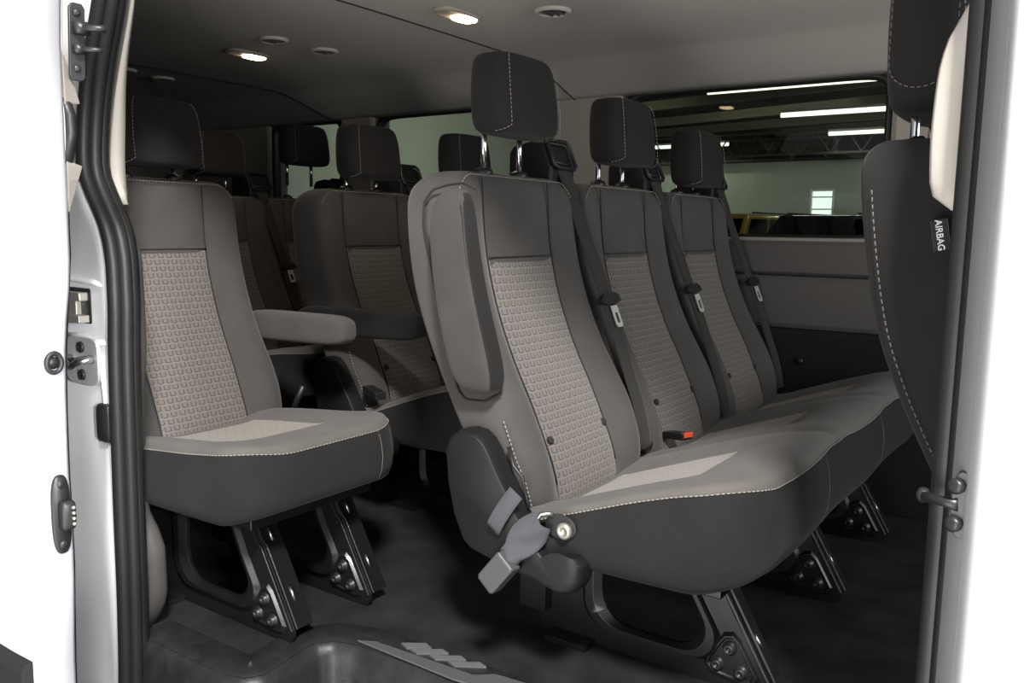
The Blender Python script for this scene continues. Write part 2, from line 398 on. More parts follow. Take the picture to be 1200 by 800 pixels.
# cushion -------------------------------------------------------------
ZT = sm([.14, .25, .29, .36, .46, .54, .60, .64], [.309, .323, .337, .363, .399, .422, .431, .426])
ZBOT = sm([.14, .30, .52, .60, .66], [.245, .243, .246, .262, .285])
XBK, XFR, RC, RE = .15, .632, .105, .015
class Cushion:
    def __init__(s, centers, hw=.232, zt=None):
        s.zt = zt or ZT
        s.c = centers; s.y0 = centers[0] - hw; s.y1 = centers[-1] + hw
    def kF(s, y):
        k = XFR
        if len(s.c) > 1 and s.y0 + RC < y < s.y1 - RC:
            k += .0035 * (math.cos(2 * PI * (y - s.c[0]) / (s.c[1] - s.c[0])) - math.cos(2 * PI * (.232 - RC) / .45)) * min(1, (min(y - s.y0, s.y1 - y) - RC) / .05)
        return k
    def xF(s, y):
        d = min(y - s.y0, s.y1 - y); k = s.kF(y)
        return k if d >= RC else k - RC + math.sqrt(max(0, RC * RC - (RC - d) ** 2))
    def dist(s, x, y):
        d = min(y - s.y0, s.y1 - y); xf = s.xF(y); e = XFR - x
        if d < RC and x > XFR - RC: return max(0, RC - math.hypot(RC - d, x - (XFR - RC)))
        return max(0, min(d, xf - x))
    def z(s, x, y):
        yl = min((y - c for c in s.c), key=abs); z = s.zt(x)
        z += .003 * math.exp(-((abs(yl) - .172) / .042) ** 2)
        z -= .017 * math.exp(-(yl / .135) ** 6) / (1 + math.exp((x - .500) / .014))
        if len(s.c) > 1 and s.y0 + .1 < y < s.y1 - .1:
            z -= .004 * math.exp(-((abs(yl) - .225) / .010) ** 2)
        d = s.dist(x, y)
        if d < RE: z -= RE * (1 - math.sqrt(max(0, 1 - ((RE - d) / RE) ** 2)))
        return z
    def ys(s):
        out = [s.y0 + q for q in (0, .0015, .005, .011, .02, .032, .05, .075, .105)]
        mid = np.arange(s.y0 + .12, s.y1 - .119, .0137); out += list(mid) + [s.y1 - q for q in (.105, .075, .05, .032, .02, .011, .005, .0015, 0)]
        return out
    def top(s):
        ss = [0, .06, .13, .2, .27, .34, .41, .48, .55, .62, .69, .76, .82, .87, .91, .94, .965, .983, .993, 1]
        return MB().grid([[(XBK + (s.xF(y) - XBK) * t, y, s.z(XBK + (s.xF(y) - XBK) * t, y)) for y in s.ys()] for t in ss]).mesh('cushion', M['fab_seat'])
    def edge(s):
        P = [(x, s.y0) for x in np.linspace(XBK, XFR - RC, 16)[:-1]]
        P += [(XFR - RC + RC * math.sin(a), s.y0 + RC - RC * math.cos(a)) for a in np.linspace(0, PI / 2, 14)[:-1]]
        n = max(6, int((s.y1 - s.y0 - 2 * RC) / .025)); P += [(s.xF(y), y) for y in np.linspace(s.y0 + RC, s.y1 - RC, n)[:-1]]
        P += [(XFR - RC + RC * math.sin(a), s.y1 - RC + RC * math.cos(a)) for a in np.linspace(PI / 2, 0, 14)[:-1]]
        P += [(x, s.y1) for x in np.linspace(XFR - RC, XBK, 16)]
        N = []
        for i, p in enumerate(P):
            a = P[max(0, i - 1)]; b = P[min(len(P) - 1, i + 1)]; t = Vector((b[0] - a[0], b[1] - a[1])).normalized(); N.append((t.y, -t.x))
        return P, N
    def zedge(s, x, y): return s.zt(x) - RE + .003 * math.exp(-((abs(min((y - c for c in s.c), key=abs)) - .172) / .042) ** 2)
    def skirt(s):
        P, N = s.edge(); rows = []
        for off, fr in ((-.004, -.02), (.0005, .0), (.003, .03), (.009, .2), (.013, .45), (.011, .7), (.003, .9), (-.012, .99), (-.04, 1.03), (-.09, 1.03)):
            r = []
            for p, n in zip(P, N):
                zt, zb = s.zedge(*p), ZBOT(p[0]); r.append((p[0] + n[0] * off, p[1] + n[1] * off, zt + (zb - zt) * fr))
            rows.append(r)
        return MB().grid(rows).mesh('skirt', M['fab_dark'])
    def stitch(s):
        P, N = s.edge(); return dashes([(p[0] + n[0] * .002, p[1] + n[1] * .002, s.zedge(*p) + .0015) for p, n in zip(P, N)], .0012)
    def skirt_seams(s, par):
        P, N = s.edge(); pick = []
        for c in s.c: pick.append(min(range(len(P)), key=lambda i: abs(P[i][1] - (c + .12)) + (0 if P[i][0] > .55 else 9)))
        for i in pick:
            p, n = P[i], N[i]; zt, zb = s.zedge(*p), ZBOT(p[0])
            ob('skirt_seam', MB().tube([(p[0] + n[0] * o, p[1] + n[1] * o, zt + (zb - zt) * f) for o, f in ((.001, 0), (.0095, .2), (.0135, .45), (.0115, .7), (.0035, .9))], .0007, 5), M['thread_dim'], par)
    def insert(s, c):
        xs = np.linspace(.235, .488, 18); ys = np.linspace(-.118, .118, 16); rows = []; uv = []
        for i, x in enumerate(xs):
            r = []; u = []
            for j, y in enumerate(ys):
                e = -.002 if i in (0, 17) or j in (0, 15) else .0022
                yy = c + y; r.append((x, yy, s.z(x, yy) + e)); u.append((y, x))
            rows.append(r); uv.append(u)
        return MB().grid(rows, uvs=uv).mesh('woven_insert', M['insert_cushion'])

# legs ----------------------------------------------------------------
def arc(cx, cz, r, a0, a1, n): return [(cx + r * math.cos(math.radians(a0 + (a1 - a0) * i / (n - 1))), cz + r * math.sin(math.radians(a0 + (a1 - a0) * i / (n - 1)))) for i in range(n)]
def leg_mesh():
    out = arc(.16, .03, .028, 180, 270, 6) + [(.30, .001), (.44, .001)] + arc(.582, .022, .022, 270, 385, 8) + [(.535, .135), (.468, .26), (.34, .262), (.22, .262), (.13, .255), (.131, .14)]
    n = len(out)
    hole = arc(.335, .118, .062, 180, 270, 6) + [(.38, .056), (.41, .056)] + arc(.425, .106, .050, 270, 385, 8) + [(.450, .165), (.428, .215), (.38, .222), (.32, .222), (.275, .215), (.273, .165)]
    assert len(hole) == n
    mb = MB()
    mb.prism(out, 'y', -.004, .004, hole=hole)
    L = []
    for k, dy in ((0, .0), (.10, .011), (.22, .011), (.30, 0)):    # raised rolled rim round the opening
        L.append([(h[0] + (o[0] - h[0]) * k, -.004 - dy, h[1] + (o[1] - h[1]) * k) for h, o in zip(hole, out)])
    mb.loft(L, True, False, False)
    # front flange, double walled, with the plate edge standing proud
    d = Vector((.468 - .600, 0, .26 - .03)).normalized(); nrm = Vector((d.z, 0, -d.x)); a = Vector((.601, 0, .028)); b = Vector((.466, 0, .264))
    for off in (0, .008):
        mb.tube([a + nrm * off + Vector((0, -.004 + off, 0)), a.lerp(b, .62) + nrm * off + Vector((0, -.004 + off, 0)), a.lerp(b, .68) + nrm * (off - .006) + Vector((0, -.004 + off, 0)), b + nrm * (off - .006) + Vector((0, -.004 + off, 0))], .0026, 8)
    mb.obox((a + b) / 2 + Vector((0, .024, 0)), d * ((b - a).length / 2), Vector((0, .024, 0)), nrm * .003)
    tri = [(.535, .102), (.547, .092), (.580, .036), (.574, .022), (.560, .020), (.500, .026), (.488, .038), (.492, .052), (.520, .098)]
    cx = sum(p[0] for p in tri) / 9; cz = sum(p[1] for p in tri) / 9
    mb.loft([[(cx + (p[0] - cx) * s, -.004 - h, cz + (p[1] - cz) * s) for p in tri] for s, h in ((1.12, 0), (1.0, .006), (.92, .006), (.86, .003))], True, False, True)
    mb.lathe([(.006, 0), (.006, .001)], (.505, -.005, .165), (0, -1, 0), 12)
    # rear foot bracket
    mb.box(.10, .16, -.03, .004, .05, .12); mb.box(.17, .26, -.045, -.004, 0, .012)
    return mb.mesh('leg', M['paint_black'])
def bolt_mesh():
    return MB().lathe([(.013, 0), (.013, .003), (.009, .004), (.009, .010), (.0075, .0115), (.0045, .0115), (.004, .007), (.0005, .007)], (0, 0, 0), (0, -1, 0), 16).mesh('bolt', M['bolt'])
def slot_mesh():
    d = Vector((.468 - .600, 0, .26 - .03)).normalized(); nrm = Vector((d.z, 0, -d.x)); return MB().obox((0, 0, 0), d * .014, Vector((0, .0035, 0)), nrm * .0015).mesh('flange_slot', M['steel'])
COVER = [(.087, .417), (.096, .440), (.112, .452), (.132, .456), (.154, .453), (.170, .442), (.182, .427), (.203, .391), (.227, .356), (.244, .326), (.283, .278), (.306, .258), (.327, .273), (.345, .277), (.358, .275), (.368, .264), (.366, .238), (.356, .220), (.344, .211), (.325, .209), (.291, .219), (.245, .224), (.178, .237), (.145, .245), (.128, .257), (.106, .303), (.092, .36)]
def cover_mesh():
    cx, cz = .19, .32; L = []
    for s, y in ((1.0, -.226), (1.0, -.252), (.985, -.262), (.95, -.268), (.88, -.270)):
        L.append([(cx + (x - cx) * s, y, cz + (z - cz) * s) for x, z in COVER])
    return MB().loft(L).mesh('recliner_cover', M['plastic_soft'])
def armrest_mesh(length=.37):
    """pad lying along +x from its pivot at the origin"""
    L = []
    for t, s in ((-.028, .30), (-.024, .62), (-.012, .88), (.01, 1), (.12, 1), (.26, 1.0), (length - .05, .98), (length - .02, .90), (length - .006, .70), (length, .42)):
        hz = (.038 - .003 * max(0, t) / length) * s; hy = .030 * (.4 + .6 * s)
        L.append([(t, y, z - .003 * max(0, t) / length) for z, y in rrect(hz, hy, 4.5, 24)])
    return MB().loft(L).mesh('armrest', M['fab'])

MS = {}
def cache(k, fn):
    if k not in MS: MS[k] = fn()
    return MS[k]

def add_back(seat, y, raise_, insert=True, belt=True, top=True):
    L = (0, y, 0)
    b = link('backrest', cache('back', backrest_mesh), seat, L, sub=1)
    if insert: link('woven_insert', cache('ins', insert_mesh), b, label='woven light taupe centre panel')
    link('seam', cache('seam', seam_mesh), b)
    if belt:
        for q in (-.1, .1): link('panel_button', cache('btn', button_mesh), b, (0, q, 0), label='small black button in the panel')
    link('stitching', cache('tst', top_stitch_mesh), b); link('stitching', cache('sst', side_stitch_mesh), b)
    h = link('headrest', cache('head', headrest_mesh), seat, (0, y, .912 + raise_), sub=1)
    for q in (-1, 1): link('stitching', cache('hst%d' % q, lambda: headrest_stitch_mesh(q)), h)
    for s in (-1, 1):
        link('post', cache('post', post_mesh), h, (.012, s * .060, -.075))
        link('post_collar', cache('collar', collar_mesh), b, (.012, s * .060, .902))
    if belt:
        w = link('seat_belt', cache('belt', belt_mesh), seat, L, solid=.0016)
        link('tongue_grip', cache('tg', tongue_grip_mesh), w); link('latch_tongue', cache('tn', tongue_mesh), w, label='chrome latch tongue with slot')
        g = link('belt_guide', cache('guide', guide_mesh), seat, L, bevel=.008, seg=3); link('guide_frame', cache('gf', guide_frame_mesh), g)
    return b

def add_cushion(seat, centers, hw=.232, zt=None):
    c = Cushion(centers, hw, zt)
    o = link('cushion', c.top(), seat)
    link('skirt', c.skirt(), o, label='charcoal fabric skirt'); link('stitching', c.stitch().mesh('stitching', M['thread']), o); c.skirt_seams(o)
    for y in centers: link('woven_insert', c.insert(y), o, label='woven light taupe centre panel')
    f = MB().box(.18, .57, c.y0 + .05, c.y1 - .05, .235, .275)
    f.box(.16, .20, c.y0 + .06, c.y1 - .06, .20, .25); f.box(.47, .50, c.y0 + .06, c.y1 - .06, .225, .25)
    f.obox((.42, c.y0 + .085, .238), (.055, 0, .012), (0, .010, 0), (-.002, 0, .010))
    ob('seat_frame', f, M['paint_black'], seat, smooth=False, bevel=.003)
    return c

def add_legs(seat, ys):
    d = Vector((.468 - .600, 0, .26 - .03)); 
    for y in ys:
        l = link('leg', cache('leg', leg_mesh), seat, (0, y, 0), bevel=.0015)
        for bx, bz in ((.531, .078), (.510, .044), (.553, .040)): link('bolt', cache('bolt', bolt_mesh), l, (bx, -.007, bz))
        for t in (.25, .72):
            link('flange_slot', cache('slot', slot_mesh), l, (.604 + d.x * t, .026, .03 + d.z * t))

def add_armrest(seat, y, folded, length=.325, mat='fab'):
    me = armrest_mesh(length); me.materials[0] = M[mat]; a = link('armrest', me, seat, sub=1)
    if folded:
        a.location = (.066, y, .832); a.rotation_euler = (0, math.radians(74.5), 0)
    else:
        a.location = (.070, y, .552); a.rotation_euler = (0, math.radians(-1.5), 0)
    return a

# ------------------------------------------------------------------ row 2: three seat bench
X2, Y2 = -1.018, 1.401
bench = thing('three_seat_bench', 'nearest grey bench of three seats behind the step well, tallest headrest raised on chrome posts', 'seat', (X2, Y2, 0))
for k, rs in ((0, .065), (1, .040), (2, .012)): add_back(bench, .45 * k, rs)
add_cushion(bench, [0, .45, .90])
add_legs(bench, [-.012, .462, .906])
# armrest folded up in the recess of the near side
def recess_mesh():
    P = [(.112, -.215, .868), (.085, -.215, .879), (.052, -.216, .876), (.016, -.2165, .868), (-.003, -.217, .847), (-.004, -.217, .808), (.021, -.218, .704), (.049, -.219, .590), (.080, -.220, .512), (.098, -.220, .498), (.14, -.219, .500), (.177, -.218, .520)]
    return MB().tube(resample(P, .008), .0022, 8).mesh('recess_piping', M['seam'])
def folded_armrest_mesh():
    L = []
    n = 26
    for z, w, th in ((.868, .012, .010), (.862, .024, .018), (.848, .034, .028), (.82, .040, .036), (.75, .043, .040), (.68, .045, .042), (.62, .047, .044), (.575, .047, .045), (.545, .043, .044), (.527, .034, .038), (.517, .020, .026), (.514, .008, .010)):
        xc = {True: .0, False: 0}[True] + AX(z)
        L.append([(xc + x, -.222 - .5 * th + y, z) for x, y in rrect(w, .5 * th + .004, 6.0, n)])
    me = MB().loft(L).mesh('armrest', [M['fab_side'], M['fab_dark']])
    for p in me.polygons:
        if p.normal.x > .72: p.material_index = 1
    return me
HWA = sm([.51, .527, .545, .575, .68, .82, .848, .87], [.015, .034, .043, .047, .045, .040, .034, .020])
AX = sm([.51, .55, .60, .70, .80, .87], [.150, .143, .128, .100, .083, .080])
arm = link('armrest', folded_armrest_mesh(), bench, sub=1, label='padded armrest folded up against the backrest')
link('recess_piping', recess_mesh(), arm)
P = [(AX(z) + HWA(z) - .004, -.2625 + .04 * max(0, z - .75), z) for z in np.linspace(.55, .84, 18)]
ob('seam', MB().tube(P, .0011, 6), M['seam'], arm)
cv = link('recliner_cover', cover_mesh(), bench, bevel=.004, label='black plastic recliner cover')
# lap belt end: anchor, twisted webbing, buckle box
anch = MB(); out = arc(.322, .318, .022, 0, 360, 25)[:-1]; 
anch.loft([[(.318 + (x - .322) * 1.35, y, .318 + (z - .318) * .95) for x, z in out] for y in (-.246, -.250)])
A = ob('belt_anchor', anch, M['bolt'], bench, bevel=.001, label='steel belt anchor bolted to the cushion side')
ob('bolt', MB().lathe([(.014, 0), (.014, .006), (.011, .009), (.006, .009), (.005, .004), (.0005, .004)], (.328, -.250, .314), (0, -1, 0), 18), M['zinc'], A)
ob('anchor_loop', MB().tube([(.306, -.252, .338), (.286, -.258, .336), (.277, -.262, .322), (.286, -.262, .306)], .004, 8), M['steel'], A)
rows = []
for t in np.linspace(0, 1, 16):
    c = Vector((.288, -.258, .325)).lerp(Vector((.238, -.286, .256)), t); wd = Vector((.80, 0, -.60)).normalized(); hw = .019 + .010 * math.sin(PI * min(1, t * 1.25))
    rows.append([c + wd * hw * s + Vector((0, -1, 0)) * (.009 * (1 - s * s) + .004 * math.sin(7 * t + 3 * s)) for s in np.linspace(-1, 1, 11)])
wb = ob('buckle_webbing', MB().grid(rows), M['web_grey'], bench, solid=.003, label='crumpled grey webbing of the buckle')
bk = MB(); c = Vector((.225, -.292, .232)); t = Vector((-.62, -.05, -.78)).normalized(); w = Vector((.78, -.05, -.62)).normalized(); n = t.cross(w)
L = []
for h, s in ((-.014, .9), (-.011, 1), (.011, 1), (.014, .9)):
    L.append([c + t * (a * .034 * s) + w * (b * .021 * s) + n * h for a, b in ((-1, -.85), (-.9, -1), (.85, -1), (1, -.8), (1, .8), (.85, 1), (-.9, 1), (-1, .85))])
bk.loft(L); ob('buckle', bk, M['plastic_grey'], bench, smooth=False, bevel=.002, label='hanging grey belt buckle')
rows = []
for q in np.linspace(0, 1, 12):
    c = Vector((.246, -.274, .368)).lerp(Vector((.205, -.282, .299)), q); wd = Vector((.75, 0, -.5)).normalized()
    rows.append([c + wd * s * .0145 + Vector((0, -.006 * math.sin(PI * q), 0)) for s in (-1, -.3, .3, 1)])
ob('pull_strap', MB().grid(rows), M['web_grey'], bench, solid=.002, label='short grey pull strap')
ob('recliner_link', MB().tube([(.20, -.232, .43), (.215, -.238, .40), (.235, -.240, .385), (.24, -.238, .36), (.25, -.24, .335)], .003, 8), M['bolt'], bench)
# red release buckle between first and second seat
def red_buckle(seat, x, y, z):
    m = MB().obox((0, 0, 0), (.030, -.012, .004), (.006, .014, 0), (0, 0, .008)); b = ob('belt_buckle', m, M['plastic'], seat, smooth=False, bevel=.003, loc=(x, y, z))
    ob('release_button', MB().obox((.021, -.008, .005), (.012, -.005, .003), (.005, .011, 0), (0, 0, .006)), M['red'], b, smooth=False, bevel=.002, label='orange-red release button')
red_buckle(bench, .262, .335, .350)

# ------------------------------------------------------------------ row 3
X3 = -1.827
single = thing('single_seat', 'separate grey single seat by the door pillar at left, armrest down on its aisle side', 'seat', (X3 - .012, 1.156, 0))
sb = add_back(single, 0, .016, belt=False)
tl = math.radians(2.6); sb.rotation_euler = (0, tl, 0); sb.location = Vector((0, 0, .9)) - Matrix.Rotation(tl, 3, 'Y') @ Vector((0, 0, .9))
add_cushion(single, [-.018], .208, sm([.14, .30, .45, .60, .64], [.352, .373, .387, .402, .398])); add_legs(single, [-.117, .091])
for o in single.children:
    if o.name.startswith('leg'): o.location.x += .012
add_armrest(single, .255, False)
bench3 = thing('two_seat_bench', 'dim grey two-seat bench behind the nearest bench, across the aisle from the single seat', 'seat', (X3, 1.824, 0))
for k in (0, 1): add_back(bench3, .45 * k, (.024, .042)[k])
add_cushion(bench3, [0, .45]); add_legs(bench3, [-.012, .42]); add_armrest(bench3, -.255, False, .40, 'fab_dark')
link('recliner_cover', cache('cov', cover_mesh), bench3, bevel=.004, label='black plastic recliner cover')
m = MB().obox((0, 0, 0), (.035, -.012, -.004), (.006, .014, 0), (0, 0, .010)); ob('belt_buckle', m, M['plastic'], bench3, smooth=False, bevel=.003, loc=(.29, -.24, .375))
# aisle-side floor mount cover and lower belt of the single seat
def stalk():
    mb = MB(); mb.tube([(.20, .24, .33), (.215, .245, .37), (.235, .25, .41)], .008, 8); return mb
ob('buckle_stalk', stalk(), M['plastic'], single)

# ------------------------------------------------------------------ row 4
X4 = -2.62
rear = thing('rear_bench', 'rearmost dark bench of seats, half hidden below the rear side windows', 'seat', (X4, 1.885, 0))
for k, rs in ((0, .055), (1, .118)): add_back(rear, .40 * k, rs)
add_cushion(rear, [0, .40]); add_legs(rear, [0, .40])

# ------------------------------------------------------------------ row 1: front passenger seat seen from its outer side
front = thing('front_passenger_seat', 'dark front seat cut off by the right door pillar, with an airbag tag', 'seat', (-.166, 1.215, 0))
fb_ = add_back(front, 0, .030, insert=False, belt=False)
ww = WW; WW = sm([.30, .48, .84, .87, .89, .9, .906], [.205, .222, .214, .212, .206, .196, .18]); XB0 = XB; XB = sm([.30, .36, .42, .476, .565, .63, .70, .78, .84, .885, .905], [.150, .122, .090, .056, .010, -.022, -.048, -.064, -.073, -.078, -.070]); fb_.data = backrest_mesh(.35); fb_.data.materials[0] = M['fab_dark']
for o in front.children:
    if o.name.startswith('headrest'):
        o.location.x -= .073; o.scale = (.9, 1, 1.15)
        for c in o.children:
            if c.name.startswith('post'): c.location.x += .022
fh = [o for o in front.children if o.name.startswith('headrest')][0]
sd = lambda x, z: (.042 + x, -(HYH * .985 * (1 - (abs(x) / HXH) ** 3.3) ** (1 / 3.3)) - .001, z)
P = [sd(-.040, z) for z in np.linspace(.15, .055, 12)] + [sd(-.040 * math.cos(a), .055 - .03 * math.sin(a)) for a in np.linspace(.2, PI - .2, 16)] + [sd(.040, z) for z in np.linspace(.055, .15, 12)]
ob('stitching', dashes(P, .0008), M['thread_dim'], fh)
for o in fb_.children:
    if o.name.startswith('post_collar'): o.location.x -= .051
for q in (.16, .82):
    ob('stitching', dashes([(XB(z) + q * (XF(z) - XB(z)), -WW(z) - .0012, z) for z in np.linspace(.40, .85, 30)], .0008), M['thread_dim'], fb_)
WW = ww; XB = XB0
add_cushion(front, [0])
ob('seat_base', MB().box(.15, .55, -.17, .17, 0, .24), M['plastic'], front, smooth=False, bevel=.02)

# ------------------------------------------------------------------ floor, step well
EDGE = [(-3.78, .887), (-1.50, .887), (-1.30, .888), (-1.235, .892), (-1.200, .903), (-1.182, .930), (-1.188, .98), (-1.197, 1.03), (-1.197, 1.065), (-1.175, 1.095), (-1.125, 1.112), (-.90, 1.120), (-.5, 1.13), (-.05, 1.14), (.9, 1.14)]
fl = MB(); poly = EDGE + [(.9, 2.62), (-3.78, 2.62)]
fl.add([(x, y, 0) for x, y in poly], [list(range(len(poly)))])
bm = bmesh.new(); me = fl.mesh('floor', M['carpet'], smooth=False); bm.from_mesh(me); bmesh.ops.triangulate(bm, faces=bm.faces); bm.to_mesh(me); bm.free()
struct(link('floor', me))
# moulded step surround: top band, rounded nose, riser
P = [Vector((x, y, 0)) for x, y in EDGE[1:]]; P = resample(P, .012)
Nn = []
for i, p in enumerate(P):
    a = P[max(0, i - 3)]; b = P[min(len(P) - 1, i + 3)]; t = (b - a).normalized(); Nn.append(Vector((t.y, -t.x, 0)))
rows = []
for off, z in ((-.075, .0005), (-.070, .0035), (-.02, .004), (-.008, .003), (.002, -.002), (.010, -.010), (.015, -.022), (.018, -.05), (.024, -.14), (.034, -.26), (.05, -.285), (.08, -.29)):
    rows.append([p + n * off + Vector((0, 0, z)) for p, n in zip(P, Nn)])
struct(ob('trim_1', MB().grid(rows), M['step']), 'scuffed black plastic step surround')
struct(ob('trim_2', MB().box(-1.6, .9, .62, 1.2, -.31, -.285), M['step'], smooth=False), 'black step tread below the floor')
# tread plates
out = [(-1.133, 1.116), (-1.100, 1.134), (-.872, 1.146), (-.842, 1.172), (-.55, 1.205), (-.55, 1.150), (-.895, 1.113)]
td = MB().prism(out, 'z', .0035, .0072)
tp = ob('tread_plate', td, M['tread'], smooth=False, bevel=.001); tag(tp, 'grey textured anti-slip strip along the step edge', 'tread plate')
for b in ([(-1.064, 1.153), (-1.025, 1.181), (-1.005, 1.173), (-1.043, 1.145)], [(-1.033, 1.145), (-.984, 1.181), (-.965, 1.176), (-1.013, 1.140)], [(-.989, 1.149), (-.94, 1.182), (-.923, 1.176), (-.971, 1.144)], [(-.946, 1.151), (-.897, 1.184), (-.878, 1.178), (-.928, 1.146)]):
    ob('tread_bar', MB().prism([(p[0] + .008, p[1] + .004) for p in b], 'z', .0038, .0078), M['tread2'], tp, smooth=False, label='short light anti-slip bar')

# ------------------------------------------------------------------ ceiling
PR = [(.86, 1.296), (.90, 1.304), (.97, 1.313), (1.10, 1.324), (1.25, 1.33), (1.7, 1.333), (2.18, 1.33), (2.30, 1.324), (2.36, 1.312), (2.45, 1.288), (2.54, 1.262), (2.605, 1.246)]
fy = sm([p[0] for p in PR], [p[1] for p in PR])
ysC = sorted(set([round(float(v), 4) for v in np.linspace(.86, 2.605, 40)] + [p[0] for p in PR]))
rows = [[(x, y, fy(y)) for y in ysC] for x in np.linspace(-3.8, .9, 24)]
struct(ob('ceiling', MB().grid(rows), M['head'], solid=.012))
for i, (x, dx) in enumerate(((-1.535, .03), (-2.72, .03))):
    pts = [(x + dx * max(0, (2.3 - y) * .3 - .1) + .06 * max(0, (y - 2.3)) / .3 * (-.3), y, fy(y) - .0065) for y in np.linspace(1.0, 2.60, 50)]
    struct(ob('trim_%d' % (3 + i), MB().tube(pts, .0026, 6), M['seam']), 'dark headliner seam')

def vent(x, y, label, r=.042):
    v = thing('ceiling_vent', label, 'vent', (x, y, fy(y) - .0065), 'round vents in the headliner')
    ob('vent_ring', MB().lathe([(r, .0), (r, -.004), (r * .88, -.009), (r * .78, -.008), (r * .74, -.004)], (0, 0, 0), (0, 0, 1), 28), M['head'], v)
    mb = MB().lathe([(r * .76, -.003), (r * .70, -.0045), (.0005, -.004)], (0, 0, 0), (0, 0, 1), 24)
    o = ob('vent_bowl', mb, M['rubber'], v)
    mb = MB()
    for k in (-1, 0, 1):
        h = math.sqrt(max(0, (r * .7) ** 2 - (k * r * .36) ** 2)); mb.obox((k * r * .36, 0, -.006), (.0012, 0, .001), (0, h, 0), (.001, 0, .0018))
    ob('vent_fin', mb, M['panel'], v, smooth=False)
    return v
vent(-1.155, 1.814, 'round ceiling vent above the nearest raised headrest, right of the front lamp', .045)
vent(-2.00, 1.667, 'round ceiling vent just above the rear lamp, nearer the door')
vent(-1.99, 1.85, 'round ceiling vent just right of the rear lamp')
vent(-2.87, 1.883, 'small dark ceiling vent left of the rear lamp, above the left headrest')
vent(-2.835, 1.714, 'ceiling vent at far left beside the beige pillar trim')
def lamp(x, y, label):
    l = thing('dome_lamp', label, 'lamp', (x, y, fy(y) - .006), 'dome lamps in the headliner')
    out = rrect(.036, .075, 3.2, 32)
    ob('lamp_bezel', MB().loft([[(a * s, b * s - .012, h) for a, b in out] for s, h in ((1, 0), (.97, -.006), (.86, -.010), (.80, -.008))]), M['tan_dim'], l)
    out = rrect(.024, .038, 3, 24)
    ob('lamp_lens', MB().loft([[(a * s, b * s + .012, h) for a, b in out] for s, h in ((1, -.008), (.95, -.013), (.7, -.015))]), M['lens'], l, label='glowing warm lens')
    d = bpy.data.lights.new('dome_glow', 'SPOT'); d.energy = 2.6; d.color = (1, .84, .66); d.spot_size = math.radians(150); d.spot_blend = .8; d.shadow_soft_size = .03
    o = bpy.data.objects.new('dome_glow', d); C.objects.link(o); o.location = (x, y, fy(y) - .04)
lamp(-1.371, 1.728, 'lit warm dome lamp nearest the camera, above the near bench')
lamp(-2.228, 1.768, 'lit warm dome lamp further back, above the single seat aisle')

# ------------------------------------------------------------------ far side wall with windows
YW = 2.60
wl = MB()
WIN = [(-1.365, -.535), (-2.50, -1.67), (-3.14, -2.70)]
def pillar(x0, x1):
    wl.loft([[(x0, YW + .03, z), (x0 + .006, YW - .008, z), (x0 + .02, YW - .014, z), (x1 - .02, YW - .014, z), (x1 - .006, YW - .008, z), (x1, YW + .03, z)] for z in (.78, 1.262)], mi=1)
edges = [-3.80, -3.14, -2.70, -2.50, -1.67, -1.365, -.535, .9]
for a, b in ((0, 1), (2, 3), (4, 5), (6, 7)): pillar(edges[a], edges[b])
wl.loft([[(x, YW + .03, .0), (x, YW - .03, .0), (x, YW - .03, .50), (x, YW - .022, .515)] + [(x, YW + .03, .515)] for x in (-3.8, .9)], mi=2)
wl.loft([[(x, YW + .03, .516), (x, YW - .026, .516), (x, YW - .032, .53), (x, YW - .030, .66), (x, YW - .022, .672), (x, YW + .03, .672)] for x in (-3.8, .9)], mi=0)
wl.loft([[(x, YW + .03, .676), (x, YW - .016, .676), (x, YW - .026, .684), (x, YW - .022, .765), (x, YW - .014, .779), (x, YW + .03, .782)] for x in (-3.8, .9)], mi=0)
wl.box(-3.8, .9, YW + .0, YW + .03, 1.25, 1.30, 1)
struct(ob('wall_left', wl, [M['panel'], M['tan_dim'], M['panel_dark']], smooth=False, bevel=.003))
struct(ob('trim_6', MB().tube([(x, YW - .012, .781) for x in np.linspace(-3.7, .9, 10)], .006, 8), M['tan_dim']), 'pale window sill edge')
for i, (x0, x1) in enumerate(WIN):
    zc, hz = (1.252 + .780) / 2, (1.252 - .780) / 2; xc, hx = (x0 + x1) / 2, (x1 - x0) / 2
    rr = lambda g: [(xc + a, zc + b) for a, b in rrect(hx + g, hz + g, 14, 60)]
    fr = MB(); fr.loft([[(x, y, z) for x, z in rr(g)] for g, y in ((.006, YW + .01), (-.004, YW - .004), (-.014, YW + .0), (-.016, YW + .03))], True, False, False)
    w = struct(ob('window_%d' % (i + 1), fr, M['rubber']))
    ob('pane', MB().loft([[(x, y, z) for x, z in rr(.004)] for y in (YW + .028, YW + .032)]), M['glass'], w, smooth=False)
ob_ = MB(); ob_.lathe([(.011, 0), (.010, .006), (.006, .010), (.0005, .011)], (-.735, YW - .03, .42), (0, -1, 0), 14)
tag(ob('trim_clip', ob_, M['plastic']), 'small black clip on the dark lower wall beside the far seat', 'clip')
# rear wall and near rear wall
rw = MB().box(-3.84, -3.80, .85, 2.64, -.02, 1.3); struct(ob('wall_back', rw, M['tan_dim'], smooth=False))

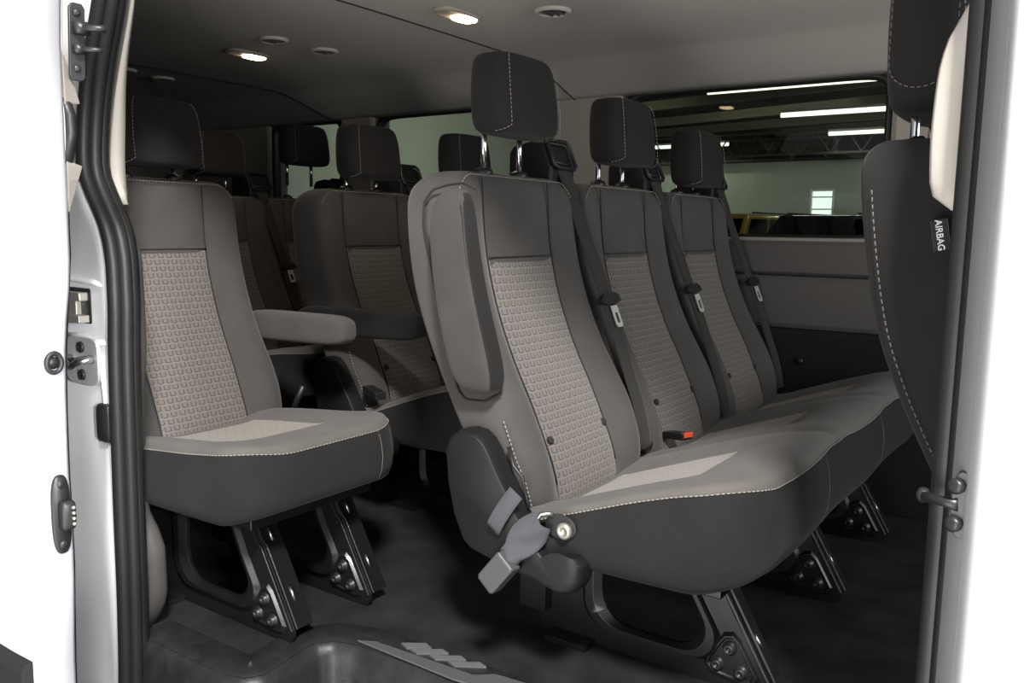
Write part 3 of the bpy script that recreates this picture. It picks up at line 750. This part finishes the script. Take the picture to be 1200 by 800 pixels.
# ------------------------------------------------------------------ near side body: inner wall, pillars, outer skin
nw = MB().box(-3.80, -1.60, .86, .90, -.02, .80, 1); nw.box(-3.80, -1.60, .86, .90, .80, 1.28, 0)
struct(ob('wall_right', nw, [M['tan_dim'], M['panel_dark']], smooth=False))
SL = [(1.32, -1.39), (1.262, -1.425), (1.18, -1.453), (1.10, -1.487), (1.045, -1.507), (.97, -1.525), (.91, -1.532), (.885, -1.526), (.862, -1.512), (.834, -1.493), (.805, -1.472), (.772, -1.458), (.72, -1.451), (.66, -1.451), (.59, -1.456), (.50, -1.460), (.40, -1.462), (.27, -1.465), (.13, -1.467), (0, -1.472), (-.09, -1.478), (-.28, -1.49)]
fs = sm([-z for z, x in SL], [x for z, x in SL])
zs = list(np.linspace(1.31, -.28, 72))
def lip(name, prof, mat, label, xfun, zz):
    """sweep prof = [(dx, y)] down the pillar"""
    return struct(ob(name, MB().loft([[(xfun(-z) + a, y, z) for a, y in prof] for z in zz]), mat), label)
def bulb(cx, cy, r, n=12): return [(cx + r * math.cos(2 * PI * k / n), cy + r * math.sin(2 * PI * k / n)) for k in range(n)]
lip('trim_7', bulb(.004, .838, .0125), M['rubber'], 'outer rubber door seal on the rear pillar', fs, zs)
lip('trim_8', bulb(.010, .856, .0125), M['rubber'], 'middle rubber door seal on the rear pillar', fs, zs)
lip('trim_9', [(-.006, .86), (.010, .864), (.013, .876), (.004, .888), (-.03, .896), (-.05, .896)], M['plastic'], 'dark inner edge trim of the rear pillar', fs, zs)
# C pillar inner trim: beige above, dark below
BT = sm([-1.26, -1.206, -1.178, -1.119, -1.059, -.981, -.901, -.836, -.80], [-1.492, -1.500, -1.508, -1.527, -1.541, -1.550, -1.557, -1.551, -1.54])
bz = list(np.linspace(1.255, .836, 20))
struct(ob('trim_10', MB().loft([[(BT(-z) - .06, .90, z), (fs(-z) - .0, .90, z), (BT(-z) + .012, .928, z), (BT(-z), .935, z), (BT(-z) - .03, .945, z), (BT(-z) - .08, .94, z)] for z in bz]), M['tan_c']), 'beige upper rear pillar trim')
DT = sm([-.836, -.779, -.739, -.60, -.45, -.30, -.246, -.172, -.083, .012], [-1.551, -1.530, -1.512, -1.508, -1.522, -1.530, -1.526, -1.475, -1.472, -1.53])
dz = list(np.linspace(.835, -.0, 30))
struct(ob('trim_11', MB().loft([[(DT(-z) - .10, .895, z), (min(fs(-z), DT(-z) + .0) - .0, .90, z), (DT(-z) + .004, .925, z), (DT(-z), .934, z), (DT(-z) - .03, .95, z), (DT(-z) - .12, .95, z)] for z in dz]), M['panel_mid']), 'dark grey lower rear pillar trim')
# C pillar jamb (painted) and body behind it
jb = MB()
xl = [-3.9, -1.72, -1.66, -1.60, -1.54]
def jrow(z):
    xe = fs(-z)
    return [(-3.9, .86, z), (-1.80, .86, z), (-1.68, .852, z), (-1.64, .848, z), (xe - .075, .846, z), (xe - .045, .842 - .006 * math.sin(z * 9), z), (xe - .014, .838, z), (xe - .004, .842, z), (xe + .002, .862, z)]
jb.grid([jrow(z) for z in np.linspace(1.30, -.35, 60)])
struct(ob('trim_12', jb, M['jamb'], solid=.006), 'white painted rear door jamb')
jd = MB().tube([(-1.66, .842, .695), (-1.60, .842, .697), (-1.53, .842, .694), (-1.475, .844, .688)], .006, 8)
jd.tube([(-1.66, .842, .588), (-1.56, .842, .592), (-1.53, .842, .582), (-1.475, .844, .584)], .005, 8)
jd.tube([(-1.505, .84, .56), (-1.500, .84, .50), (-1.488, .84, .40), (-1.486, .842, .30)], .004, 8)
struct(ob('trim_13', jd, M['jamb']), 'pressed ribs in the white jamb')
# striker plate on the jamb
sk = thing('door_striker', 'chrome striker plate with loop bolted to the white jamb at left', 'latch', (-1.563, .838, .545))
out = rrect(.056, .045, 5, 32)
ob('striker_plate', MB().loft([[(a, y, b) for a, b in out] for y in (.004, -.004)]), M['plate'], sk, bevel=.001)
ob('striker_loop', MB().tube([(-.035, -.004, .002), (-.034, -.020, .004), (-.022, -.028, .0), (-.004, -.026, -.012), (.014, -.027, -.006), (.034, -.027, .004), (.040, -.015, .006), (.040, -.002, .006)], .0085, 10), M['steel'], sk)
for s in (-1, 1): ob('screw', MB().lathe([(.011, 0), (.010, .004), (.005, .005), (.004, .002), (.0005, .002)], (.002, -.004, .026 * s), (0, -1, 0), 14), M['bolt'], sk)
# hinge-roller bracket above it
lt = thing('latch_bracket', 'zinc latch bracket in a pocket of the white jamb, above the striker', 'latch', (-1.575, .842, .648))
ob('pocket', MB().box(-.06, .042, -.002, .02, -.034, .034), M['rubber'], lt, smooth=False, bevel=.006)
ob('bracket_arm', MB().box(-.06, .034, -.018, 0, .010, .026).box(-.06, .036, -.022, 0, -.030, -.016).box(-.03, .010, -.012, 0, -.018, .012), M['zinc'], lt, smooth=False, bevel=.002)
bp = MB().loft([[( -1.492 + a, y, .436 + b) for a, b in rrect(.020 * s, .036 * s, 6, 24)] for y, s in ((.846, 1), (.832, 1), (.828, .9))])
tag(ob('door_bumper', bp, M['rubber']), 'black rubber bumper block on the white jamb beside the seal', 'bumper')

# front (B) pillar: seals, jamb and white body
bx = lambda mz: -.120
zb = list(np.linspace(1.31, -.3, 12))
lip('trim_14', bulb(.013, .862, .0125), M['rubber'], 'inner rubber door seal on the front pillar', bx, zb)
lip('trim_15', [(.004, .872), (.014, .85), (.020, .838), (.030, .842), (.030, .90), (.004, .90)], M['plastic_soft'], 'dark front pillar seal carrier', bx, zb)
lip('trim_16', [(.021, .836), (.036, .812), (.044, .800), (.050, .84), (.04, .9), (.03, .9)], M['bgrey'], 'grey painted edge of the front pillar', bx, zb)
fb = MB(); fb.loft([[(-.081, .802, z), (-.070, .788, z), (-.05, .780, z), (.3, .775, z), (1.2, .775, z), (1.2, .85, z), (-.06, .85, z)] for z in (-.35, .3, .8, 1.32)])
struct(ob('wall_front', fb, M['white']), 'white body panel right of the door opening')
fi = MB().box(-.10, .95, .88, .93, -.02, 1.28); struct(ob('trim_17', fi, M['panel_dark'], smooth=False), 'dark inner face of the front door area')
# beige upper trim standing behind the front pillar
BP = [(.822, -.118), (.824, -.132), (.832, -.141), (.850, -.147), (.895, -.149), (.946, -.147), (.977, -.141), (1.0, -.130), (1.03, -.118), (1.26, -.115)]
fbp = sm([z for z, x in BP], [x for z, x in BP])
struct(ob('trim_18', MB().loft([[(fbp(z) + .03, .89, z), (fbp(z) + .004, .892, z), (fbp(z), .902, z), (fbp(z) + .004, .925, z), (fbp(z) + .05, .935, z)] for z in np.linspace(.823, 1.255, 34)]), M['tan']), 'beige upper front pillar trim')
# striker bar of the front pillar
s2 = thing('front_striker', 'dark steel striker bar across the right door seal', 'latch', (-.09, .826, .567))
ob('striker_bar', MB().tube([(-.030, .004, -.002), (-.012, -.006, -.001), (.000, -.012, 0)], [.0048, .0045, .006], 10).lathe([(.0005, 0), (.006, .002), (.0072, .006), (.006, .010), (.0005, .012)], (-.037, .008, -.002), (1, 0, 0), 14), M['bolt'], s2)
ob('striker_base', MB().loft([[(a + .004, y, b) for a, b in rrect(.010, .030, 3, 20)] for y in (.004, -.012)]), M['bolt'], s2, bevel=.001)
for s in (-1, 1): ob('bolt', MB().lathe([(.007, 0), (.007, .006), (.004, .007)], (-.001, -.012, .017 * s), (-.5, -1, 0), 10), M['bolt'], s2)
# roof side rail above the opening and sill below (outside)
ro = MB().box(-3.9, 1.2, .80, .875, 1.312, 1.38); ro.box(-3.9, 1.2, .84, 2.68, 1.36, 1.40); ro.box(-3.9, 1.2, 2.63, 2.68, -.3, .775); ro.box(-3.9, 1.2, 2.63, 2.68, 1.258, 1.40)
for a, b in ((0, 1), (2, 3), (4, 5), (6, 7)): ro.box(edges[a], edges[b], 2.634, 2.68, .77, 1.26)
ro.box(-3.9, -3.85, .84, 2.68, -.35, 1.4)
struct(ob('roof_panel', ro, M['white'], smooth=False))
sill = MB().box(-3.9, 1.2, .66, .84, -.62, -.30); sill.box(-3.9, 1.2, .84, 2.68, -.36, -.32); struct(ob('sill_panel', sill, M['white'], smooth=False, bevel=.01))

# ------------------------------------------------------------------ open sliding door at left
XD = -1.20
yo = sm([-.35, .15, .33, .445, .62, .75, 1.03, 1.25], [.570, .572, .578, .577, .581, .594, .596, .612])
yi = lambda z: yo(z) + .037 + .004 * z
dr = MB(); L = []
for z in np.linspace(-.35, 1.30, 40):
    a, b = yo(z), yi(z); bulge = .0
    L.append([(-2.45, a, z), (XD - .05, a - .004, z), (XD - .012, a - .001, z), (XD - .003, a + .006, z), (XD, a + .016, z), (XD, b - .006, z), (XD - .004, b, z), (XD - .03, b + .001, z), (-2.45, b, z)])
dr.loft(L); M['edge'] = plain('door_edge_shade', (.34, .345, .37), .5)  # same white door; shade put into the colour of its front edge
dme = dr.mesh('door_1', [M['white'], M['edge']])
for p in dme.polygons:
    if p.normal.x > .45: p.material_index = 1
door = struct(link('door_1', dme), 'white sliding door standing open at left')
it = MB()
it.loft([[(-2.4, yi(z), z), (XD - .01, yi(z), z), (XD - .012, yi(z) + .006, z), (XD - .05, yi(z) + .02, z), (-2.4, yi(z) + .02, z)] for z in np.linspace(-.3, .83, 16)])
ob('door_trim', it, M['plastic'], door, label='dark lower inner trim of the sliding door')
it = MB()
it.loft([[(-2.4, yi(z), z), (XD - .004, yi(z), z), (XD - .006, yi(z) + .003, z), (XD - .04, yi(z) + .006, z), (-2.4, yi(z) + .01, z)] for z in np.linspace(.832, 1.28, 12)])
ob('upper_door_trim', it, M['tan'], door, label='beige upper inner trim of the sliding door')
# beige handle brackets and black grab handle
hb = MB(); hb.loft([[(XD - .03, yi(.99), z0), (XD, yi(.99) + .000, z0), (XD - .004, y1, zz), (XD - .03, y1, zz)] for z0, y1, zz in ((1.035, yi(.99) + .003, 1.03), (1.00, yi(.99) + .018, .99), (.968, yi(.99) + .024, .966), (.962, yi(.99) + .004, .962))])
ob('handle_bracket', hb, M['bracket'], door, smooth=False, bevel=.002, label='upper beige bracket of the grab handle')
hb = MB(); hb.loft([[(XD - .03, yi(.86), z0), (XD, yi(.86), z0), (XD - .004, y1, zz), (XD - .03, y1, zz)] for z0, y1, zz in ((.885, yi(.86) + .004, .886), (.878, yi(.86) + .024, .880), (.858, yi(.86) + .018, .862), (.815, yi(.86) + .002, .82))])
ob('handle_bracket', hb, M['bracket'], door, smooth=False, bevel=.002, label='lower beige bracket of the grab handle')
ob('grab_handle', MB().tube([(XD - .01, yi(.97) + .004, .972), (XD - .008, yi(.95) + .010, .95), (XD - .008, yi(.92) + .011, .925), (XD - .01, yi(.89) + .004, .882)], .0085, 10), M['plastic'], door, label='black grab handle')
# guide plate with pins at the top of the door edge
ly = lambda z: yi(z) + .016
pl = MB(); pl.loft([[(XD + .001, ly(z) - w * .5, z), (XD + .006, ly(z) - w * .5, z), (XD + .006, ly(z) + w * .6, z), (XD + .001, ly(z) + w * .6, z)] for z, w in ((.996, .012), (1.002, .020), (1.094, .020), (1.10, .012))])
gp = ob('guide_plate', pl, M['bolt'], door, bevel=.001, label='dark steel guide plate with two pins')
pp = MB().obox((XD + .012, ly(1.064) + .004, 1.066), (.008, 0, 0), (0, .009, 0), (0, 0, .008)).tube([(XD + .016, ly(1.06) + .004, 1.066), (XD + .028, ly(1.06) + .022, 1.067), (XD + .03, ly(1.06) + .029, 1.067)], [.005, .0048, .0055], 10)
pp.obox((XD + .010, ly(1.035) + .002, 1.038), (.006, 0, 0), (0, .007, 0), (0, 0, .006)).tube([(XD + .014, ly(1.03) + .004, 1.038), (XD + .026, ly(1.03) + .020, 1.038), (XD + .028, ly(1.03) + .026, 1.038)], [.004, .0036, .002], 10)
ob('guide_pin', pp, M['bolt'], gp)
for z in (1.012, 1.087): ob('screw', MB().lathe([(.005, 0), (.005, .003), (.002, .004)], (XD + .006, ly(z), z), (1, -.2, 0), 12), M['bolt'], gp)
# rubber plug ring and contact plug on the door edge
rg = MB(); yq = .5 * (yo(.605) + yi(.605)) ; c0 = Vector((XD + .001, yq, .606))
rg.tube([c0 + Vector((.002, .0105 * math.cos(a), .0135 * math.sin(a))) for a in np.linspace(0, 2 * PI, 25)[:-1]], .0035, 8, closed=True); rg.lathe([(.009, -.0), (.009, .001)], c0, (1, 0, 0), 16)
ob('drain_plug', rg, M['rubber'], door, label='black rubber ring in the door edge')
yq = .5 * (yo(.385) + yi(.385)) + .002
cp = MB().loft([[(XD + h, yq + a * s, .387 + b * s) for a, b in rrect(.0135, .058, 3, 32)] for h, s in ((0, 1), (.003, 1), (.005, .93))])
cpo = ob('contact_plate', cp, M['plastic'], door, label='long oval black contact plate on the door edge')
ob('contact_block', MB().loft([[(XD + h, yq + .004 + a * s, .387 + b * s) for a, b in rrect(.010, .021, 5, 20)] for h, s in ((.004, 1.05), (.016, 1), (.019, .85))]), M['rubber'], cpo)
pm = MB()
for k in range(4): pm.lathe([(.0025, 0), (.0025, .004), (.001, .005)], (XD + .019, yq + .008, .375 + .008 * k), (1, 0, 0), 8)
ob('contact_pin', pm, M['zinc'], cpo)
for z in (.343, .431): ob('screw', MB().lathe([(.006, 0), (.0055, .002), (.001, .0025)], (XD + .004, yq, z), (1, 0, 0), 12), M['rubber'], cpo)
mo = MB(); mo.loft([[(x, .574, -.1), (x, .556, -.08), (x, .552, .02), (x, .552, z1 - .012), (x, .558, z1), (x, .574, z1 + .003)] for x, z1 in ((-2.4, .158), (-1.30, .158), (-1.244, .160))])
ob('side_moulding', mo, M['panel_dark'], door, smooth=False, bevel=.002, label='dark lower side moulding')

# airbag tag on the front seat
def px_frame(o, u, v, n):
    """place a flat object with its x along u, y along v"""
    u = Vector(u).normalized(); n = Vector(n).normalized(); v = n.cross(u).normalized(); u = v.cross(n)
    return Matrix((u, v, n)).transposed().to_4x4()
tm = MB().obox((0, 0, 0), (.0165, 0, 0), (0, .0085, 0), (0, 0, .0012))
tago = ob('airbag_tag', tm, M['rubber'], front, smooth=False, bevel=.0008, label='small black tag with white lettering')
ax_u = Vector((.22, -.08, -1)); ax_n = Vector((.35, -1, 0))
mt = px_frame(tago, ax_u, None, ax_n); mt.translation = Vector((.020, -.232, .800)); tago.matrix_local = mt
cu = bpy.data.curves.new('lettering', 'FONT'); cu.body = 'AIRBAG'; cu.size = .0092; cu.align_x = 'CENTER'; cu.align_y = 'CENTER'; cu.extrude = .0003; cu.offset = .0001
cu.materials.append(M['label'])
tmp = bpy.data.objects.new('tmp_text', cu); C.objects.link(tmp); bpy.context.view_layer.update()
lm = bpy.data.meshes.new_from_object(tmp.evaluated_get(bpy.context.evaluated_depsgraph_get())); bpy.data.objects.remove(tmp)
lm.materials.clear(); lm.materials.append(M['label'])
to = bpy.data.objects.new('lettering', lm); C.objects.link(to); to.parent = tago; to.location = (0, -.001, .0016)

# ------------------------------------------------------------------ garage seen through the windows
GZ = -.65
struct(ob('ground', MB().box(-40, 14, -12, 26.2, GZ - .1, GZ), M['gfloor'], smooth=False), 'concrete garage floor')
gw = MB(); W0 = 26.0; wx0, wx1, wz0, wz1 = -7.37, -6.78, 1.26, 2.03
gw.box(-40, 14, W0 - .25, W0, 2.92, 4.6, 1); gw.box(-40, wx0, W0, W0 + .2, GZ, 4.6); gw.box(wx1, 14, W0, W0 + .2, GZ, 4.6); gw.box(wx0, wx1, W0, W0 + .2, GZ, wz0); gw.box(wx0, wx1, W0, W0 + .2, wz1, 4.6)
struct(ob('wall_garage', gw, [M['gwall'], M['groof']], smooth=False), 'pale painted garage wall far behind the van')
gs = MB().box(-14.9, -14.7, -12, 26, GZ, 4.6); struct(ob('wall_garage_side', gs, M['gwall'], smooth=False), 'pale garage side wall')
struct(ob('ceiling_garage', MB().box(-40, 14, 2.9, 26.2, 4.5, 4.6), M['groof'], smooth=False), 'dark garage roof deck')
wf = MB().box(wx0 - .06, wx1 + .06, W0 - .05, W0, wz0 - .06, wz0).box(wx0 - .06, wx1 + .06, W0 - .05, W0, wz1, wz1 + .06).box(wx0 - .06, wx0, W0 - .05, W0, wz0, wz1).box(wx1, wx1 + .06, W0 - .05, W0, wz0, wz1)
for t in (.32, .78): wf.box(wx0, wx1, W0 + .02, W0 + .06, wz0 + (wz1 - wz0) * t - .018, wz0 + (wz1 - wz0) * t + .018)
wo = struct(ob('window_4', wf, M['jamb'], smooth=False), 'small bright garage window')
ob('pane', MB().box(wx0, wx1, W0 + .08, W0 + .09, wz0, wz1), M['sky'], wo, smooth=False)
for (xa, ya), (xb, yb) in (((-9.69, 19.02), (-3.77, 17.83)), ((-11.18, 21.97), (-4.11, 20.42)), ((-10.64, 23.95), (-4.59, 22.9)), ((-10.44, 26.3), (-4.96, 24.9))):
    a = Vector((xa, ya, 3.68)); d = Vector((xb, yb, 3.68)) - a; a -= d * .8; e = a + d * 2.4; m_ = (a + e) / 2; h = (e - a) / 2; n = Vector((-h.y, h.x, 0)).normalized()
    b = MB().obox(m_, h, n * .05, Vector((0, 0, .045))).obox(m_ + Vector((0, 0, .09)), h, n * .01, Vector((0, 0, .08)))
    struct(ob('beam', b, M['gbeam'], smooth=False), 'ochre steel roof joist')
for k, y in enumerate((24.0, 25.6)):
    tr = MB(); z0, z1 = 2.95, 3.55
    tr.box(-16, 4, y - .04, y + .04, z0 - .03, z0 + .03).box(-16, 4, y - .04, y + .04, z1 - .03, z1 + .03)
    for i in range(25):
        x = -16 + .8 * i; tr.tube([(x, y, z0), (x + .4, y, z1)], .022, 4).tube([(x + .4, y, z1), (x + .8, y, z0)], .022, 4)
    struct(ob('roof_truss', tr, M['gtruss'], smooth=False), 'brown lattice roof truss')
TB = [(-6.16, -3.30, 14.89, 3.285, 'long bright ceiling tube nearest the van, along the top edge of the far window'), (-6.29, -3.6, 19.43, 3.4, 'bright ceiling tube in the middle of the far window view'),
      (-6.34, -4.1, 23.56, 3.4, 'lowest bright ceiling tube at the right of the far window view'), (-12.69, -9.61, 24.95, 3.4, 'far bright ceiling tube seen between the two right headrests')]
for x0, x1, y, z, lb in TB:
    t = thing('ceiling_tube_light', lb, 'light', ((x0 + x1) / 2, y, z), 'garage ceiling tubes'); h = (x1 - x0) / 2
    ob('tube', MB().tube([(-h, 0, 0), (h, 0, 0)], .05, 8), M['tube'], t); ob('housing', MB().box(-h, h, -.08, .08, .045, .10), M['jamb'], t, smooth=False)
    d = bpy.data.lights.new('tube_glow', 'AREA'); d.shape = 'RECTANGLE'; d.size = x1 - x0; d.size_y = .1; d.energy = 30; d.color = (.93, 1, .84)
    o = bpy.data.objects.new('tube_glow', d); C.objects.link(o); o.location = ((x0 + x1) / 2, y, z - .06)

def car(name, label, loc, rot, paint, L=4.9, W=1.9, H=1.78):
    """boxy off-roader, nose along local -y"""
    t = thing(name, label, 'car', loc, None); t.rotation_euler = (0, 0, rot)
    prof = [(-L / 2, .45), (-L / 2, .82), (-L / 2 + .12, .98), (-L * .20, 1.10), (L / 2 - .1, 1.12), (L / 2, .95), (L / 2, .45)]
    ob('body', MB().prism([(y, z) for y, z in prof], 'x', -W / 2, W / 2), paint, t, smooth=False, bevel=.06, seg=3)
    lo = [(-W * .47, -L * .21, 1.08), (W * .47, -L * .21, 1.08), (W * .47, L * .47, 1.08), (-W * .47, L * .47, 1.08)]
    hi = [(-W * .38, -L * .07, H), (W * .38, -L * .07, H), (W * .38, L * .42, H), (-W * .38, L * .42, H)]
    ob('cabin', MB().loft([lo, hi]), paint, t, smooth=False, bevel=.07, seg=3)
    def lerp(a, b, k): return Vector(a).lerp(Vector(b), k)
    def pane(a, b, n, q0=.1, q1=.9, e=.02):
        A0, A1 = lerp(lo[a], hi[a], .12), lerp(lo[a], hi[a], .86); B0, B1 = lerp(lo[b], hi[b], .12), lerp(lo[b], hi[b], .86); nn = Vector(n) * e
        ob('windscreen' if a == 0 else 'side_window', MBQ([A0.lerp(B0, q0) + nn, A0.lerp(B0, q1) + nn, A1.lerp(B1, q1) + nn, A1.lerp(B1, q0) + nn]), M['car_glass'], t, smooth=False)
    pane(0, 1, (0, -1, .4), .05, .95)
    for q0, q1 in ((.06, .36), (.40, .66), (.70, .94)): pane(1, 2, (1, 0, .1), q0, q1); pane(3, 0, (-1, 0, .1), 1 - q1, 1 - q0)
    for sx in (-1, 1):
        for y in (-L * .31, L * .30): ob('wheel', MB().lathe([(.2, -.11), (.36, -.11), (.38, -.06), (.38, .06), (.36, .11), (.2, .11)], (sx * (W / 2 - .1), y, .38), (1, 0, 0), 20), M['rubber'], t)
        mr = MB().loft([[(sx * (W / 2 + .12) + a, -L * .17 + h, 1.16 + b) for a, b in rrect(.10 * s, .075 * s, 4, 16)] for h, s in ((-.05, .7), (-.03, 1), (.04, 1))]); ob('wing_mirror', mr, M['chrome'] if paint == M['car_yellow'] else paint, t)
        ob('headlight', MB().lathe([(.10, 0), (.09, .03), (.02, .05)], (sx * W * .34, -L / 2 + .01, .80), (0, -1, 0), 14), M['chrome'], t)
    ob('roof_rail', MB().tube([(W * .36, -L * .02, H + .03), (W * .36, L * .38, H + .03)], .02, 6).tube([(-W * .36, -L * .02, H + .03), (-W * .36, L * .38, H + .03)], .02, 6), M['bolt'], t)
    return t
def MBQ(p):
    m = MB(); m.add(p, [(0, 1, 2, 3)]); return m
car('off_roader', 'black off-roader parked in the garage below the small bright window', (-4.35, 16.2, GZ), math.radians(-12), M['car_black'])
car('ochre_truck', 'yellow-ochre car parked left of the black off-roader, seen beside the far seat belt', (-7.0, 18.2, GZ), math.radians(-8), M['car_yellow'], 4.8, 1.9, 1.84)
car('dark_saloon', 'dark low car at the right edge of the far window, mostly behind the front seat', (-1.55, 11.0, GZ), math.radians(-6), M['car_black'], 4.6, 1.8, 1.52)

# ------------------------------------------------------------------ lights
def area(name, loc, target, size, energy, col=(1, 1, 1), sy=None):
    d = bpy.data.lights.new(name, 'AREA'); d.energy = energy; d.color = col; d.size = size
    if sy: d.shape = 'RECTANGLE'; d.size_y = sy
    o = bpy.data.objects.new(name, d); C.objects.link(o); o.location = loc
    o.rotation_euler = (Vector(target) - Vector(loc)).to_track_quat('-Z', 'Y').to_euler(); return o
area('key_light', (.70, -.62, 2.75), (-1.0, 1.2, .5), .4, 215, (1, .97, .94))
area('door_fill', (-.2, -1.6, 1.2), (-.9, 1.4, .5), 2.0, 9, (1, .98, .96))
area('front_fill', (1.5, -.25, 1.25), (-1.6, 1.0, .6), .9, 12, (1, .98, .96))
area('ceiling_fill', (-.5, -.9, -.2), (-1.5, 1.9, 1.33), 1.4, 46, (1, .97, .93))  # added unseen lamp outside, aimed up to brighten the headliner
area('garage_fill', (-9.5, 15, 3.3), (-14.7, 18, 1.5), 3, 250, (.93, 1, .86))
area('far_wall_wash', (-7, 20, 2.6), (-7, 26, 1.0), 4, 44, (.94, 1, .88))
area('windscreen_light', (1.6, 1.8, 1.0), (-2.0, 1.8, 1.15), 1.0, 27, (.95, .98, 1))
for z in (.12, .42, .72):  # added unseen spots that brighten the white jamb
    d = bpy.data.lights.new('jamb_fill', 'SPOT'); d.energy = 130; d.spot_size = math.radians(19); d.spot_blend = .5; d.shadow_soft_size = .06
    o = bpy.data.objects.new('jamb_fill', d); C.objects.link(o); o.location = (.45, .02, .85); o.rotation_euler = (Vector((-1.60, .745, z)) - o.location).to_track_quat('-Z', 'Y').to_euler()
w = bpy.data.worlds.new('World'); bpy.context.scene.world = w; w.use_nodes = True
w.node_tree.nodes['Background'].inputs[0].default_value = (.9, .95, 1, 1); w.node_tree.nodes['Background'].inputs[1].default_value = .35

# ------------------------------------------------------------------ camera
yaw, pit, rol = (math.radians(a) for a in (124.842, 7.497, -.787))
fw = Vector((math.cos(yaw) * math.cos(pit), math.sin(yaw) * math.cos(pit), -math.sin(pit)))
ri = fw.cross(Vector((0, 0, 1))).normalized(); dn = fw.cross(ri)
r2 = math.cos(rol) * ri + math.sin(rol) * dn; d2 = -math.sin(rol) * ri + math.cos(rol) * dn
cam = bpy.data.cameras.new('camera'); cam.sensor_width = 36; cam.lens = 999.18 / 1200 * 36; cam.clip_start = .02; cam.clip_end = 200
co = bpy.data.objects.new('camera', cam); C.objects.link(co)
mw = Matrix((r2, -d2, -fw)).transposed().to_4x4(); mw.translation = Vector((0, 0, .80)); co.matrix_world = mw
sc = bpy.context.scene; sc.camera = co
sc.view_settings.view_transform = 'Standard'; sc.view_settings.look = 'None'; sc.view_settings.exposure = 0
sc.cycles.max_bounces = 8; sc.cycles.transparent_max_bounces = 12; sc.cycles.use_denoising = True
